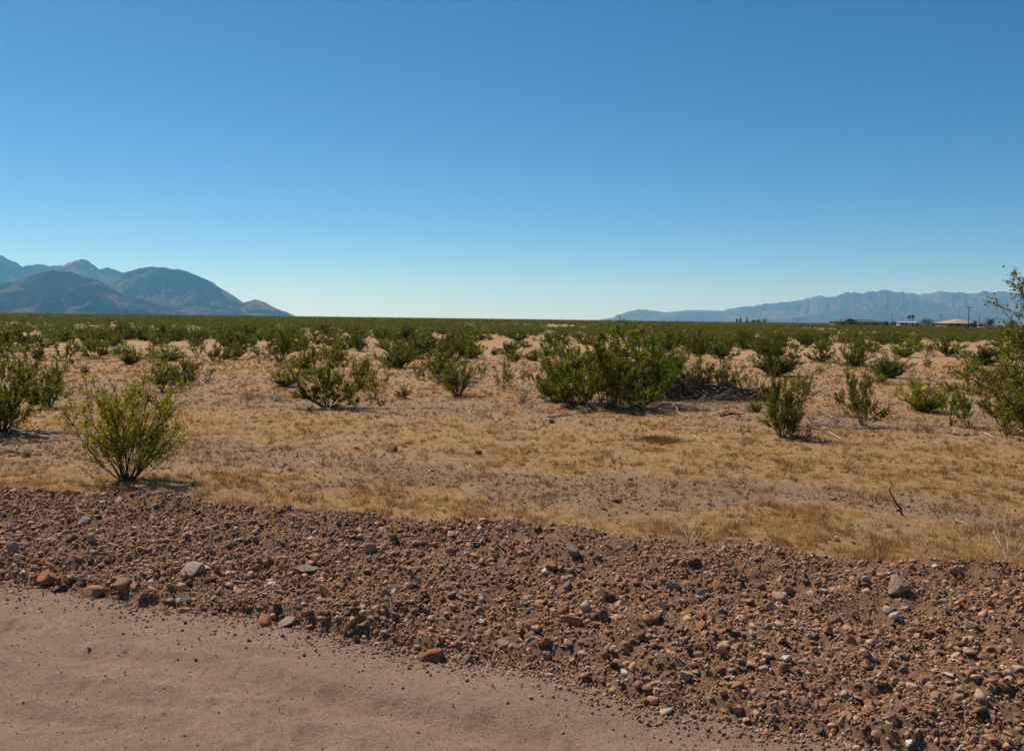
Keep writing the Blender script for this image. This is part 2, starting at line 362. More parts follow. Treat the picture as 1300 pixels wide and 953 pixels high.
def rock_mesh(k, c):
    if (k, c) not in rock_me:
        v = rock_verts(I3, 900 + k, 9, .035, (.38, .68)); me = mesh_np('rock_shape', v, I3[1]); me.materials.append(M_rock[c]); rock_me[(k, c)] = me
    return rock_me[(k, c)]
def rock(px, py, wpx, colr, label, name='rock', group=None, asp=.75, k=None, rz=None, cat='rock', xy=None):
    if xy is None: x, y, z = at(px, py)
    else: x, y = xy
    z = float(tz(x, y)); s = wpx * 1.15 * y / F / 2 if xy is None else wpx
    k = random.randrange(10) if k is None else k
    me = rock_mesh(k, colr)
    o = link(name, me, None, None, (x, y, z + s * asp * .38), label=label, category=cat, group=group)
    o.scale = (s, s * random.uniform(.7, 1), s * asp); o.rotation_euler = (random.uniform(-.35, .35), random.uniform(-.35, .35), random.uniform(0, 6.3) if rz is None else rz)
    return o
heroes = [
 (1140, 768, 36, 'pink', 'large reddish boulder with a pale cap high on the berm', .95),
 (1138, 756, 15, 'white', 'small pale stone resting against the large reddish boulder', .8),
 (989, 762, 28, 'pink', 'pale pinkish rock stacked behind its twin on the berm', .8),
 (978, 776, 22, 'pink', 'smaller pinkish rock in front of its paler twin', .8),
 (1062, 790, 24, 'brown', 'rounded brown rock below the large reddish boulder', .9),
 (768, 762, 28, 'brown', 'round dark brown rock alone in the middle of the berm', .85),
 (727, 712, 26, 'grey', 'greyish broad rock near the berm crest beside a reddish one', .7),
 (701, 708, 22, 'rusty', 'reddish rock near the berm crest beside a greyish one', .6),
 (241, 730, 34, 'grey', 'large pale grey slab of rock lying on the berm slope', .55),
 (262, 722, 16, 'white', 'small whitish stone behind the pale grey slab', .5),
 (390, 728, 30, 'grey', 'flat brownish grey rock on the berm slope', .45),
 (415, 755, 30, 'rusty', 'rusty two-toned rock on the berm slope above the road', .6),
 (337, 792, 28, 'rusty', 'rounded rusty rock at the foot of the berm by the road', .75),
 (364, 790, 26, 'grey', 'pale grey flat rock at the foot of the berm', .45),
 (550, 821, 34, 'rusty', 'dark red wedge of rock lying out on the road', .5),
 (557, 834, 10, 'ochre', 'small bright orange stone on the road', .8),
 (592, 830, 15, 'grey', 'small grey cube-shaped stone on the road edge', .8),
 (606, 815, 15, 'white', 'squarish pale stone at the berm foot', 1.0),
 (673, 805, 22, 'rusty', 'smooth rusty rock leaning in the lower berm', .8),
 (725, 790, 34, 'rusty', 'wide rusty rock embedded in the middle berm', .5),
 (855, 726, 22, 'grey', 'square bluish grey rock near the berm crest', .7),
 (893, 755, 26, 'grey', 'mottled grey rock beside an ochre one on the berm', .75),
 (912, 748, 20, 'ochre', 'ochre rock beside a mottled grey one on the berm', .9),
 (880, 714, 28, 'dark', 'dark rounded rock half buried at the berm crest', .6),
 (1000, 724, 20, 'ochre', 'ochre brown rock sitting on the berm crest', .9),
 (785, 638, 19, 'dark', 'dark purple flat rock out on the pebbly plain', .45),
 (30, 622, 14, 'grey', 'grey rock beside the berm crest near the big bush', .5),
 (75, 751, 18, 'dark', 'dark purplish rock in the berm foot by the road', .6),
 (118, 757, 30, 'rusty', 'crusted brown rock jutting from the berm foot over the road', .6),
 (155, 757, 36, 'brown', 'long brown clod hanging over the road edge', .55),
 (60, 741, 34, 'rusty', 'rusty clod at the edge of the smooth road', .5),
 (1130, 730, 12, 'white', 'pale triangular stone just below the berm crest', 1.0),
 (1098, 738, 13, 'white', 'small pale stone on the upper berm', .7),
 (793, 857, 17, 'white', 'white angular stone at the bottom edge of the berm', .8),
 (1148, 852, 20, 'grey', 'pale speckled rock low on the berm', .7),
 (972, 850, 20, 'pink', 'pale pink flat rock low on the berm', .5),
 (941, 848, 17, 'grey', 'grey rock next to the pale pink flat one', .6),
 (915, 832, 20, 'ochre', 'yellowish brown rock low on the berm', .7),
 (889, 812, 16, 'rusty', 'small orange-brown rock low on the berm', .8),
 (1080, 815, 18, 'rusty', 'dark rusty rock in the lower berm', .9),
 (1102, 836, 20, 'grey', 'grey slab leaning beneath the dark rusty rock', .6),
 (954, 811, 10, 'white', 'tiny bluish white stone standing on the berm', 1.2),
 (1045, 747, 11, 'white', 'small white stone on the upper right berm', .8),
 (598, 722, 12, 'white', 'slanted white stone in the upper berm', 1.3),
 (1232, 800, 24, 'pink', 'mottled tan rock on the berm slope', .7),
 (608, 576, 10, 'dark', 'dark stone lying in dry grass on the plain', .8),
 (700, 537, 11, 'grey', 'grey stone on the sand ahead of the largest bush', .6),
 (691, 540, 6, 'dark', 'small dark stone beside the grey one before the largest bush', .8),
 (453, 569, 11, 'dark', 'dark flat stone in grass on the plain', .5),
 (497, 573, 16, 'dark', 'dark broken rock on the open plain', .5),
 (1218, 552, 22, 'brown', 'low greyish brown rock hump beneath the bushes', .5)]
HX = []
for px, py, w, c, lab, asp in heroes:
    o = rock(px, py, w, c, lab, asp=asp, rz=random.uniform(-.3, .3)); HX.append((o.location.x, o.location.y, w * o.location.y / F))
names = dict(rusty='rusty red', brown='dull brown', pink='pale pinkish', grey='grey', white='whitish')
cnt = 0
while cnt < 235:
    x = random.uniform(-4.5, 4.2); t = random.betavariate(1.1, 1.6)
    yb, yc = float(y_base(x)), float(y_crest(x)); y = yb + (yc - yb) * t
    if abs(x) > y * .55 or y < 3.6: continue
    s = .02 + .042 * random.random() ** 2.6
    if any(math.hypot(x - a, y - b) < s + w_ * .6 for a, b, w_ in HX): continue
    HX.append((x, y, s * 2)); cnt += 1
    c = random.choices(['rusty', 'brown', 'pink', 'grey', 'white'], [3, 3.5, 1.8, 1.6, .35])[0]
    low = t < .45
    rock(0, 0, s, c, f"{names[c]} rock lodged among the gravel on the {'lower' if low else 'upper'} berm slope", group=f"{names[c]} rocks on the {'lower' if low else 'upper'} berm slope", xy=(x, y), asp=random.uniform(.55, .95))

# ------------------------------------------------------------------ dry grass
def grass(name, n, y0, y1, pw, hgt, bw, blades, mode, label, seed):
    q = np.random.default_rng(seed)
    yy = y0 + (y1 - y0) * q.random(n) ** pw; xx = (q.random(n) * 2 - 1) * (yy * .6 + 1.2)
    g2, s2, b2, r2 = masks(xx, yy)
    cl = sm(.42, .60, fbm(xx * 2.1 + 50, yy * 2.1, 3))
    p = g2 * (.3 + .7 * cl) if mode == 'straw' else sm(.5, .62, fbm(xx * 3.4 + 90, yy * 3.0 + 6, 3, .7)) * (.3 + g2)
    keep = (bermf(xx, yy) > .985) & (q.random(n) < p + .03); xx, yy = xx[keep], yy[keep]; m = len(xx)
    zz = tz(xx, yy) - .004
    sc = q.uniform(.5, 1.3, m) * (1 + sm(12, 40, yy) * .5)
    B = np.repeat(np.stack([xx, yy, zz], 1), blades, 0); S = np.repeat(sc, blades)
    k = len(B); an = q.uniform(0, 2 * math.pi, k); rad = q.random(k) * hgt * .38 * S
    B = B + np.stack([np.cos(an) * rad, np.sin(an) * rad, np.zeros(k)], 1)
    lean = q.uniform(.1, 1.1, k); h = hgt * S * q.uniform(.5, 1.2, k); an2 = an + q.normal(0, .7, k)
    tip = B + np.stack([np.cos(an2) * np.sin(lean) * h, np.sin(an2) * np.sin(lean) * h, np.cos(lean) * h], 1)
    wd = bw * (1 + sm(12, 40, B[:, 1]) * 1.5); ax = q.uniform(0, math.pi, k); w = np.stack([np.cos(ax), np.sin(ax), np.zeros(k)], 1) * wd[:, None]
    v = np.stack([B - w, B + w, tip], 1).reshape(-1, 3)
    return mesh_np(name, v, np.arange(3 * k).reshape(-1, 3))
M_brown = leaf_mat('brown_straw', (.13, .062, .026, 1), (.25, .135, .055, 1), (.38, .225, .10, 1), .25, False, tm=(1.15, 1, .8, 1))
link('dry_grass', grass('dry_grass', 120000, 6, 42, 1.7, .048, .0024, 10, 'straw', '', 21), M_straw, kind='stuff', label='short golden dry grass stubble')
link('grass_tufts', grass('grass_tufts', 9000, 6, 26, 1.5, .085, .0018, 34, 'brown', '', 23), M_straw, kind='stuff', label='golden dry grass tufts standing above the stubble')
link('brown_grass', grass('brown_grass', 60000, 6, 45, 1.6, .065, .0026, 16, 'brown', '', 22), M_brown, kind='stuff', label='taller withered brown grass tufts')

# ------------------------------------------------------------------ creosote bushes
def bush_template(name, seed, nstem, tilt, nleaf, L, side=7, twig=3, low=.35, spreadr=.06, bendy=.25, wob=.10, nsides=4, rstem=.011):
    q = random.Random(seed); mb = MB(); tw = []
    def path(p, d, ln, n, upb, wb):
        pts = [Vector(p)]; d = Vector(d).normalized()
        for _ in range(n):
            d = (d + Vector((q.gauss(0, wb), q.gauss(0, wb), q.gauss(0, wb) + upb))).normalized()
            pts.append(pts[-1] + d * (ln / n))
        return pts
    for s in range(nstem):
        az = 2 * math.pi * (s + q.random()) / nstem * 1.0 + q.random() * .4
        tl = R(tilt) * (q.random() ** .65)
        d = Vector((math.cos(az) * math.sin(tl), math.sin(az) * math.sin(tl), math.cos(tl)))
        ln = q.uniform(.75, 1.1) * (1 - .18 * tl)
        p0 = Vector((math.cos(az), math.sin(az), 0)) * (spreadr * q.random())
        p0.z = -.03
        st = path(p0, d, ln, 6, bendy * .12 + .02, wob); rs = rstem * q.uniform(.6, 1.2)
        mb.tube(st, rs, rs * .3, nsides)
        for _ in range(side):
            t = q.uniform(low, 1) * 6; k = min(int(t), 5); p = st[k].lerp(st[k + 1], t - k)
            dd = (st[k + 1] - st[k]).normalized()
            e = (dd + Vector((q.gauss(0, .55), q.gauss(0, .55), q.gauss(.1, .35)))).normalized()
            sl = q.uniform(.12, .30); sb = path(p, e, sl, 3, .08, .12)
            mb.tube(sb, rs * .4, rs * .15, 3)
            tw.append((sb[1], sb[3]))
            for _ in range(twig):
                j = q.randrange(1, 3); f = (e + Vector((q.gauss(0, .6), q.gauss(0, .6), q.gauss(.2, .35)))).normalized()
                tw.append((sb[j], sb[j] + f * q.uniform(.06, .14)))
    a = np.array([t[0] for t in tw]); b = np.array([t[1] for t in tw])
    # how full each twig is varies, which breaks the crown into clumps and gaps
    wgt = rng.random(len(tw)) ** 1.3 + .08; idx = rng.choice(len(tw), nleaf, p=wgt / wgt.sum())
    tt = rng.random((nleaf, 1)) ** .7
    C = a[idx] * (1 - tt) + b[idx] * tt + rng.normal(size=(nleaf, 3)) * .013
    lo, hi = np.percentile(C, 1.0, 0), np.percentile(C, 99, 0)
    S = np.array([1 / (hi[0] - lo[0]), 1 / (hi[1] - lo[1]), 1 / hi[2]]); off = np.array([(lo[0] + hi[0]) / 2, (lo[1] + hi[1]) / 2, 0])
    off *= .5
    C = (C - off) * S; C = C[C[:, 2] > .03]
    v, f = leaf_quads(C, L, L * .6)
    fm = mesh_np(name + '_foliage', v, f); fm.materials.append(M_leaf)
    mb.v = [tuple((np.array(p) - off) * S) for p in mb.v]
    sm_ = mb.mesh(name + '_stems'); sm_.materials.append(M_stem)
    return fm, sm_
TP = {
 'vee': [bush_template('vee', 11, 34, 58, 17000, .0195, side=9, low=.24, wob=.15, bendy=.5, rstem=.008), bush_template('vee', 12, 32, 58, 16000, .020, side=9, low=.26, wob=.15, bendy=.5, rstem=.008)],
 'full': [bush_template('full', 21, 30, 62, 18000, .024, side=8, low=.18, wob=.15, rstem=.008), bush_template('full', 22, 34, 60, 18000, .024, side=8, low=.16, wob=.16, rstem=.008), bush_template('full', 23, 26, 66, 16000, .025, side=8, low=.18, wob=.17, rstem=.008),
          bush_template('full', 24, 22, 58, 15000, .024, side=8, low=.25, wob=.2, rstem=.008), bush_template('full', 25, 18, 70, 13000, .025, side=9, low=.2, wob=.24, rstem=.009)],
 'dense': [bush_template('dense', 31, 40, 74, 16000, .026, side=9, low=.15), bush_template('dense', 33, 30, 82, 14000, .027, side=9, low=.1, wob=.2), bush_template('dense', 32, 36, 78, 15000, .028, side=9, low=.12)],
 'open': [bush_template('open', 41, 10, 55, 4600, .030, side=7, low=.3, wob=.16), bush_template('open', 42, 13, 58, 5600, .030, side=6, low=.3, wob=.16), bush_template('open', 44, 12, 66, 4200, .032, side=7, low=.3, wob=.24), bush_template('open', 43, 8, 48, 3800, .032, side=7, low=.4, wob=.2)],
 'mid': [bush_template('mid', 50 + k, 22, 60 + 5 * k, 4600, .05, side=7, low=.12, nsides=3, rstem=.014) for k in range(5)],
 'tall': [bush_template('tall', 61, 17, 58, 20000, .0165, side=10, twig=4, low=.4, wob=.24, bendy=.9, rstem=.008)],
}
greens = {'p': (.95, .92, 1.3, 1), 'n': (1, 1, 1, 1), 'b': (1.3, 1.35, .9, 1), 'd': (.72, .78, .8, 1), 'g': (1.15, 1.0, 1.5, 1), 'y': (1.45, 1.25, .9, 1)}
def bush_xyz(x, y, w, h, kind, tint, label, group=None, cat='bush', k=None, depth=None, rz=None):
    z = float(tz(x, y, False))
    fm, st = TP[kind][random.randrange(len(TP[kind])) if k is None else k % len(TP[kind])]
    e = bpy.data.objects.new('creosote_bush', None); col.objects.link(e); e.empty_display_size = .2
    e.location = (x, y, z); e.rotation_euler = (0, 0, random.uniform(0, 6.28) if rz is None else rz); e.scale = (w, depth or w, h)
    e['label'] = label; e['category'] = cat
    if group: e['group'] = group
    a = link('foliage', fm, None, e); b = link('stems', st, None, e)
    q = random.uniform(.82, 1.2); t = greens[tint]; hshift = random.uniform(.9, 1.18); a.color = (t[0] * q * hshift, t[1] * q, t[2] * q, 1)
    return e
placed = []
def bush(px, py, wpx, hpx, kind, tint, label, group=None, **kw):
    x, y, z = at(px, py); s = y / F
    placed.append((x, y, wpx * s * .5))
    return bush_xyz(x, y, wpx * s * 1.08, hpx * s * 1.03, kind, tint, label, group, **kw)
G1 = 'small scrub bushes dotted over the open ground'
hand = [
 (166, 609, 128, 143, 'vee', 'y', 'large vase-shaped olive bush standing alone by the berm with its own dark shadow'),
 (6, 547, 112, 98, 'full', 'n', 'wide dark bush cut by the frame beside the large vase-shaped bush'),
 (62, 518, 52, 62, 'full', 'b', 'fresh green bush touching the wide dark one at the frame edge'),
 (-32, 562, 90, 168, 'open', 'n', 'tall thin bush mostly outside the frame whose twig tips reach the far scrub'),
 (418, 517, 104, 76, 'full', 'n', 'broad dark green bush on a narrow foot with a sharp shadow, in open sand'),
 (362, 490, 36, 22, 'dense', 'b', 'low bright bush at the shoulder of the broad dark green one'),
 (427, 464, 28, 27, 'full', 'n', 'bush rising just behind the broad dark green one'),
 (461, 484, 30, 32, 'full', 'n', 'dark bush behind the shoulder of the broad one, towards two small yellow-green ones'),
 (472, 506, 40, 36, 'open', 'y', 'thin yellow-green bush beside the broad dark green one'),
 (511, 506, 23, 18, 'full', 'y', 'tiny tufted bush alone next to the thin yellow-green one'),
 (503, 467, 54, 31, 'dense', 'n', 'wide rounded bush with a dark shadow behind the tiny tufted one'),
 (531, 482, 18, 20, 'open', 'n', 'straggly little bush at the foot of the leaning pair'),
 (580, 503, 52, 52, 'vee', 'n', 'vase-shaped bush on a thin dark foot in front of a pair'),
 (561, 484, 50, 46, 'full', 'n', 'green bush merging behind the vase-shaped one with the thin foot'),
 (578, 458, 34, 34, 'full', 'd', 'dark bush topping the merged pair'),
 (597, 456, 10, 16, 'dense', 'n', 'narrow upright little bush to one side of the merged pair'),
 (612, 476, 13, 14, 'open', 'n', 'thin little bush on bare sand past the merged pair'),
 (641, 493, 25, 34, 'open', 'g', 'sparse greyish bush on bare sand before the largest clump'),
 (666, 484, 15, 15, 'open', 'n', 'very small sparse bush behind the sparse greyish one'),
 (652, 459, 24, 14, 'dense', 'b', 'low bright mound of a bush on pale sand'),
 (676, 458, 22, 15, 'dense', 'n', 'low dark bush next to the bright mound on pale sand'),
 (628, 451, 11, 9, 'dense', 'd', 'tiny dark bush behind the low bright mound'),
 (736, 514, 106, 80, 'full', 'n', 'first of the three grown-together bushes in the biggest clump, with low side twigs'),
 (772, 520, 100, 98, 'full', 'n', 'tallest bush in the middle of the biggest clump'),
 (816, 514, 96, 88, 'full', 'n', 'bush of the biggest clump that touches the brush pile'),
 (795, 498, 110, 74, 'full', 'n', 'back bush of the biggest clump, half hidden by those in front'),
 (704, 509, 60, 52, 'full', 'n', 'low side bush at the near bare-sand end of the biggest clump'),
 (846, 505, 56, 66, 'full', 'n', 'end bush of the biggest clump leaning over the brush pile'),
 (718, 438, 14, 14, 'dense', 'd', 'small dark bush peeping over the biggest clump'),
 (885, 453, 42, 36, 'full', 'd', 'dark bush behind the brush pile, with bare sand before it'),
 (846, 447, 50, 30, 'full', 'd', 'dark bush just behind the top of the biggest clump'),
 (860, 466, 24, 24, 'full', 'n', 'small bush between the biggest clump and the dark one behind'),
 (924, 445, 26, 19, 'full', 'n', 'rounded small bush on the pale sandy gap'),
 (892, 496, 44, 40, 'full', 'b', 'open bush growing straight behind the brush pile'),
 (922, 497, 36, 42, 'full', 'n', 'second open bush behind the brush pile, nearer its thin end'),
 (985, 477, 56, 46, 'dense', 'd', 'round very dark compact bush with a dark skirt of shade'),
 (978, 456, 38, 28, 'full', 'd', 'ragged bush rising behind the round very dark one'),
 (947, 486, 14, 11, 'open', 'y', 'wispy little bush beside the round very dark one'),
 (993, 555, 68, 84, 'full', 'n', 'bright green upright bush at the thin end of the brush pile'),
 (1016, 500, 30, 25, 'full', 'b', 'small green bush between the bright upright one and the round dark one'),
 (958, 523, 26, 15, 'dense', 'b', 'low bright sprout at the foot of the bright upright bush'),
 (1098, 541, 52, 64, 'open', 'd', 'leaning thin bush standing alone with a dark base'),
 (1088, 530, 46, 66, 'open', 'n', 'wispy upper growth of the lone leaning bush'),
 (1084, 465, 42, 34, 'dense', 'n', 'dark green bush with a short shadow behind the lone leaning one'),
 (1092, 447, 36, 24, 'full', 'n', 'bush behind the dark green one with the short shadow'),
 (1130, 480, 48, 30, 'dense', 'n', 'spreading rounded bush in the bare sand to the side of the leaning one'),
 (1118, 486, 17, 10, 'dense', 'y', 'low yellow-green sprout before the spreading rounded bush'),
 (1148, 453, 36, 23, 'dense', 'b', 'fresh green bush behind the spreading rounded one'),
 (1177, 452, 28, 20, 'open', 'g', 'greyish straggly bush beside the fresh green one'),
 (1177, 466, 11, 14, 'full', 'b', 'tiny upright green bush alone on the sand'),
 (1172, 522, 60, 40, 'dense', 'b', 'low wide yellow-green bush near the frame edge clump'),
 (1208, 541, 38, 44, 'open', 'n', 'thin crooked bush between the low wide one and the edge clump'),
 (1229, 543, 44, 54, 'open', 'n', 'small tree-like bush with a visible stem by the greyish hump'),
 (1288, 552, 78, 82, 'full', 'n', 'dark bush at the frame edge under the tall overhanging branches'),
 (1247, 463, 50, 25, 'dense', 'd', 'wide dark bush behind the overhanging branches'),
 (1042, 443, 21, 13, 'dense', 'b', 'small bright bush on the pale sand below the brown house'),
 (1024, 441, 25, 20, 'full', 'd', 'dark bush beside the small bright one below the brown house'),
 (1118, 434, 26, 11, 'dense', 'n', 'flat low bush below the white building'),
 (1243, 502, 92, 44, 'open', 'g', 'thin straggly greyish shrub spreading low behind the tree-like bush'),
 (165, 463, 30, 26, 'dense', 'n', 'compact dark bush alone on pale sand behind the large vase-shaped one'),
 (150, 450, 18, 11, 'dense', 'b', 'low green tuft behind the compact dark bush on pale sand'),
 (190, 461, 17, 23, 'open', 'g', 'thin grey-green upright bush between two compact ones'),
 (213, 458, 42, 20, 'dense', 'b', 'wide low bright green bush next to the thin grey-green one'),
 (84, 471, 34, 42, 'open', 'n', 'sparse tall bush over the top of the frame edge bush'),
 (120, 455, 42, 33, 'full', 'n', 'full green bush behind the sparse tall one'),
 (108, 474, 10, 11, 'dense', 'n', 'tiny bush in front of the full green one'),
 (48, 457, 19, 19, 'dense', 'd', 'small dark bush behind the frame edge bush'),
 (30, 447, 22, 11, 'dense', 'y', 'low yellow-green bush before small dark one at the frame edge'),
 (8, 453, 32, 30, 'full', 'n', 'bush at the frame edge in the belt above the wide dark one'),
 (278, 460, 30, 28, 'full', 'g', 'greyish bush on the edge of the open sand, nearer of a touching pair'),
 (298, 457, 26, 22, 'full', 'n', 'greener bush of the touching pair at the open sand'),
 (329, 461, 21, 22, 'open', 'n', 'open small bush between the touching pair and the bushy diagonal row'),
 (249, 455, 22, 25, 'open', 'b', 'light open bush before the greyish one of the touching pair'),
 (352, 459, 40, 38, 'full', 'n', 'tall green bush at the far end of the diagonal row'),
 (355, 467, 15, 17, 'open', 'd', 'bare-stemmed bush in the diagonal row'),
 (385, 474, 32, 33, 'full', 'n', 'green bush in the diagonal row leading to the broad dark one'),
 (245, 480, 28, 28, 'open', 'g', 'grey-green half bare bush above the crown of the large vase-shaped one'),
 (232, 488, 40, 32, 'full', 'n', 'bush behind the shoulder of the large vase-shaped one'),
 (209, 497, 42, 36, 'full', 'b', 'bush hidden behind the crown of the large vase-shaped one'),
 (267, 480, 13, 13, 'open', 'n', 'tiny bush beside the grey-green half bare one'),
 (422, 439, 28, 19, 'dense', 'n', 'rounded bush on the pale gap above the broad dark one'),
 (457, 446, 27, 20, 'full', 'd', 'dark bush by the rounded one on the pale gap'),
 (486, 442, 13, 10, 'dense', 'n', 'very small round bush on the pale gap'),
 (518, 433, 26, 19, 'full', 'd', 'tall dark bush at the back of the pale gap'),
 (541, 446, 25, 21, 'full', 'n', 'green bush behind the merged pair'),
 (75, 431, 34, 17, 'dense', 'n', 'dark mound of a bush in the belt above the full green one'),
 (168, 430, 21, 12, 'dense', 'b', 'round bright bush at the head of the sandy lane'),
 (120, 434, 46, 18, 'full', 'd', 'long dark bush behind the full green one'),
 (213, 440, 22, 21, 'open', 'd', 'dark open bush above the wide low bright green one'),
 (278, 433, 27, 20, 'full', 'd', 'dark bush above the touching pair'),
 (302, 434, 22, 16, 'dense', 'n', 'round bush next to the dark one above the touching pair'),
 (377, 429, 23, 14, 'dense', 'd', 'dark rounded bush in the pale hollow above the diagonal row'),
 (386, 440, 15, 14, 'dense', 'b', 'small fresh bush below the dark rounded one in the pale hollow'),
 (322, 438, 9, 10, 'dense', 'd', 'tiny dark dot of a bush beside the diagonal row'),
 (232, 432, 25, 15, 'full', 'n', 'bush above the dark open one at the sandy lane')]
for kk, hnd in enumerate(hand): bush(*hnd, k=2 if hnd[0] == 993 else kk)
# the tall near shrub beyond the frame edge, leaning in
x, y, z = at(1358, 592)
bush_xyz(x, y, 2.5, 2.2, 'tall', 'p', 'tall airy shrub leaning in from the frame edge with pinkish green leaves against the sky', rz=.4).name = 'creosote_bush'
# the rest of the individually built bushes, farther out
zones = [(-9, 'below the dark bare mountains'), (385, 'below the open sky between the two ranges'), (750, 'below the pale blue range'), (1030, 'in front of the distant houses'), (9999, '')]
rg = 0; tries = 0
while rg < 200 and tries < 40000:
    tries += 1
    yv = math.sqrt(random.uniform(41 ** 2, 88 ** 2)); xv = random.uniform(-.54, .54) * yv
    if vnoise(xv * .16 + 3, yv * .09 + 8) + random.uniform(-.2, .2) < .40: continue
    w = random.uniform(.6, 1.75)
    if any((xv - a) ** 2 + ((yv - b) * .5) ** 2 < (w * .3 + c) ** 2 * .55 for a, b, c in placed): continue
    placed.append((xv, yv, w * .4)); rg += 1
    pxv = 650 + F * xv / yv
    zn = [t for e, t in zip([385, 750, 1030, 9999], ['below the dark bare mountains', 'below the open sky between the two ranges', 'below the pale blue range', 'in front of the distant houses']) if pxv < e][0]
    dp = 'nearer' if yv < 62 else 'farther'
    bush_xyz(xv, yv, w, w * random.uniform(.45, .68), 'mid', random.choice('nnddb'), f'dark green bush in the {dp} scrub belt {zn}', f'bushes of the {dp} scrub belt {zn}')

# scrub too far away to count
def far_scrub(name, n, y0, y1, nl, L, wr, seed, wide=.66):
    q = np.random.default_rng(seed)
    yy = np.sqrt(q.uniform(y0 ** 2, y1 ** 2, n * 3)); xx = (q.random(n * 3) * 2 - 1) * (yy * wide + 2)
    keep = (vnoise(xx * .09 + 3, yy * .04 + 8) * .6 + vnoise(xx * .02, yy * .015) * .4) + q.uniform(-.22, .22, n * 3) > (.40 if y0 > 200 else .42)
    xx, yy = xx[keep][:n], yy[keep][:n]; m = len(xx); w = q.uniform(*wr, m); h = np.minimum(w * q.uniform(.4, .7, m), 1.3 if y0 < 200 else 1.85)
    d = q.normal(size=(m, nl, 3)); d /= np.linalg.norm(d, axis=2)[..., None]; rr = q.random((m, nl, 1)) ** .4
    P = d * rr; zc = (P[..., 2] * .5 + .5)
    sp = .55 + .45 * np.clip(zc * 1.6, 0, 1)
    P = np.stack([P[..., 0] * w[:, None] * .5 * sp, P[..., 1] * w[:, None] * .5 * sp, (.12 + .88 * zc) * h[:, None]], -1)
    P += np.stack([xx, yy, tz(xx, yy, False)], 1)[:, None, :]
    v, f = leaf_quads(P.reshape(-1, 3), L, L * .75)
    return mesh_np(name, v, f)
lb = 'dark green scrub plain stretching to the horizon'
link('scrub_vegetation', far_scrub('scrub_a', 4600, 86, 250, 240, .105, (.6, 1.9), 31), M_far, kind='stuff', label=lb)
link('scrub_vegetation', far_scrub('scrub_b', 17000, 245, 900, 24, .42, (1.2, 2.6), 32), M_far, kind='stuff', label=lb)
link('scrub_vegetation', far_scrub('scrub_c', 30000, 850, 5200, 10, 1.0, (1.6, 3.5), 33), M_far, kind='stuff', label=lb)
link('scrub_vegetation', far_scrub('scrub_d', 700, 20, 88, 150, .07, (.5, 1.4), 34, wide=0), M_far, kind='stuff', label=lb) if False else None

# small grey dead shrubs
def dead_shrub(px, py, w, h, label, mat=M_grey, n=46, name='dry_shrub', leafy=500, tint=(.30, .26, .19, 1)):
    x, y, z = at(px, py); s = y / F; w *= s; h *= s; q = random.Random(px); mb = MB()
    ends = []
    for k in range(n):
        az = q.random() * 6.28; tl = q.random() ** .6 * 1.2; p = Vector((0, 0, -.01)); d = Vector((math.cos(az) * math.sin(tl) * w / h * .6, math.sin(az) * math.sin(tl) * w / h * .6, math.cos(tl))).normalized(); pts = [p.copy()]
        for _ in range(4):
            d = (d + Vector((q.gauss(0, .22), q.gauss(0, .22), q.gauss(0, .15)))).normalized(); p = p + d * h * .27; pts.append(p.copy())
        mb.tube(pts, .0035, .0015, 3); ends += pts[2:]
    o = link(name, mb.mesh(name), mat, None, (x, y, z), label=label, category='shrub', group=None)
    if leafy:
        E = np.array(ends)[rng.integers(0, len(ends), leafy)] + rng.normal(size=(leafy, 3)) * .02
        v, f = leaf_quads(E, .018, .008); lm = mesh_np('dry_leaves', v, f); link('dry_leaves', lm, M_dry, o)
    return o
M_dry = leaf_mat('dry_leaf', (.16, .13, .08, 1), (.27, .22, .14, 1), (.36, .30, .2, 1), .2, False)
for a_ in [(664, 511, 24, 21, 'dry greyish shrub on bare sand before the sparse greyish bush'),
           (1056, 457, 15, 10, 'grey dried shrub beside the dark green bush with the short shadow'),
           (1013, 462, 16, 11, 'brownish grey shrub touching the round very dark bush'),
           (1042, 473, 11, 10, 'small pale grey dead shrub alone on sand'),
           (1028, 455, 9, 6, 'tiny grey dead shrub on the pale sandy slope'),
           (1185, 454, 15, 11, 'whitish dead shrub beneath the straggly greyish bush'),
           (156, 439, 13, 7, 'grey low shrub in the sandy lane'),
           (262, 487, 12, 8, 'pale grey tuft beside the tiny bush on open sand'),
           (735, 470, 0, 0, '')]:
    if a_[2]: dead_shrub(*a_)
dead_shrub(318, 507, 46, 22, 'low tangle of bare dead twigs on the open sand', n=40, leafy=300)
dead_shrub(352, 509, 40, 17, 'second low tangle of dead twigs towards the broad dark bush', n=30, leafy=400)
dead_shrub(1180, 548, 46, 22, 'bare brown shrub below the low wide yellow-green bush', n=50, leafy=250)
dead_shrub(1277, 716, 90, 62, 'pale thorny dead weed in the golden grass above the burrow', mat=M_pale, n=13, leafy=0)
dead_shrub(875, 688, 60, 34, 'thin bleached weed stalks on the berm crest', mat=M_pale, n=8, leafy=0)

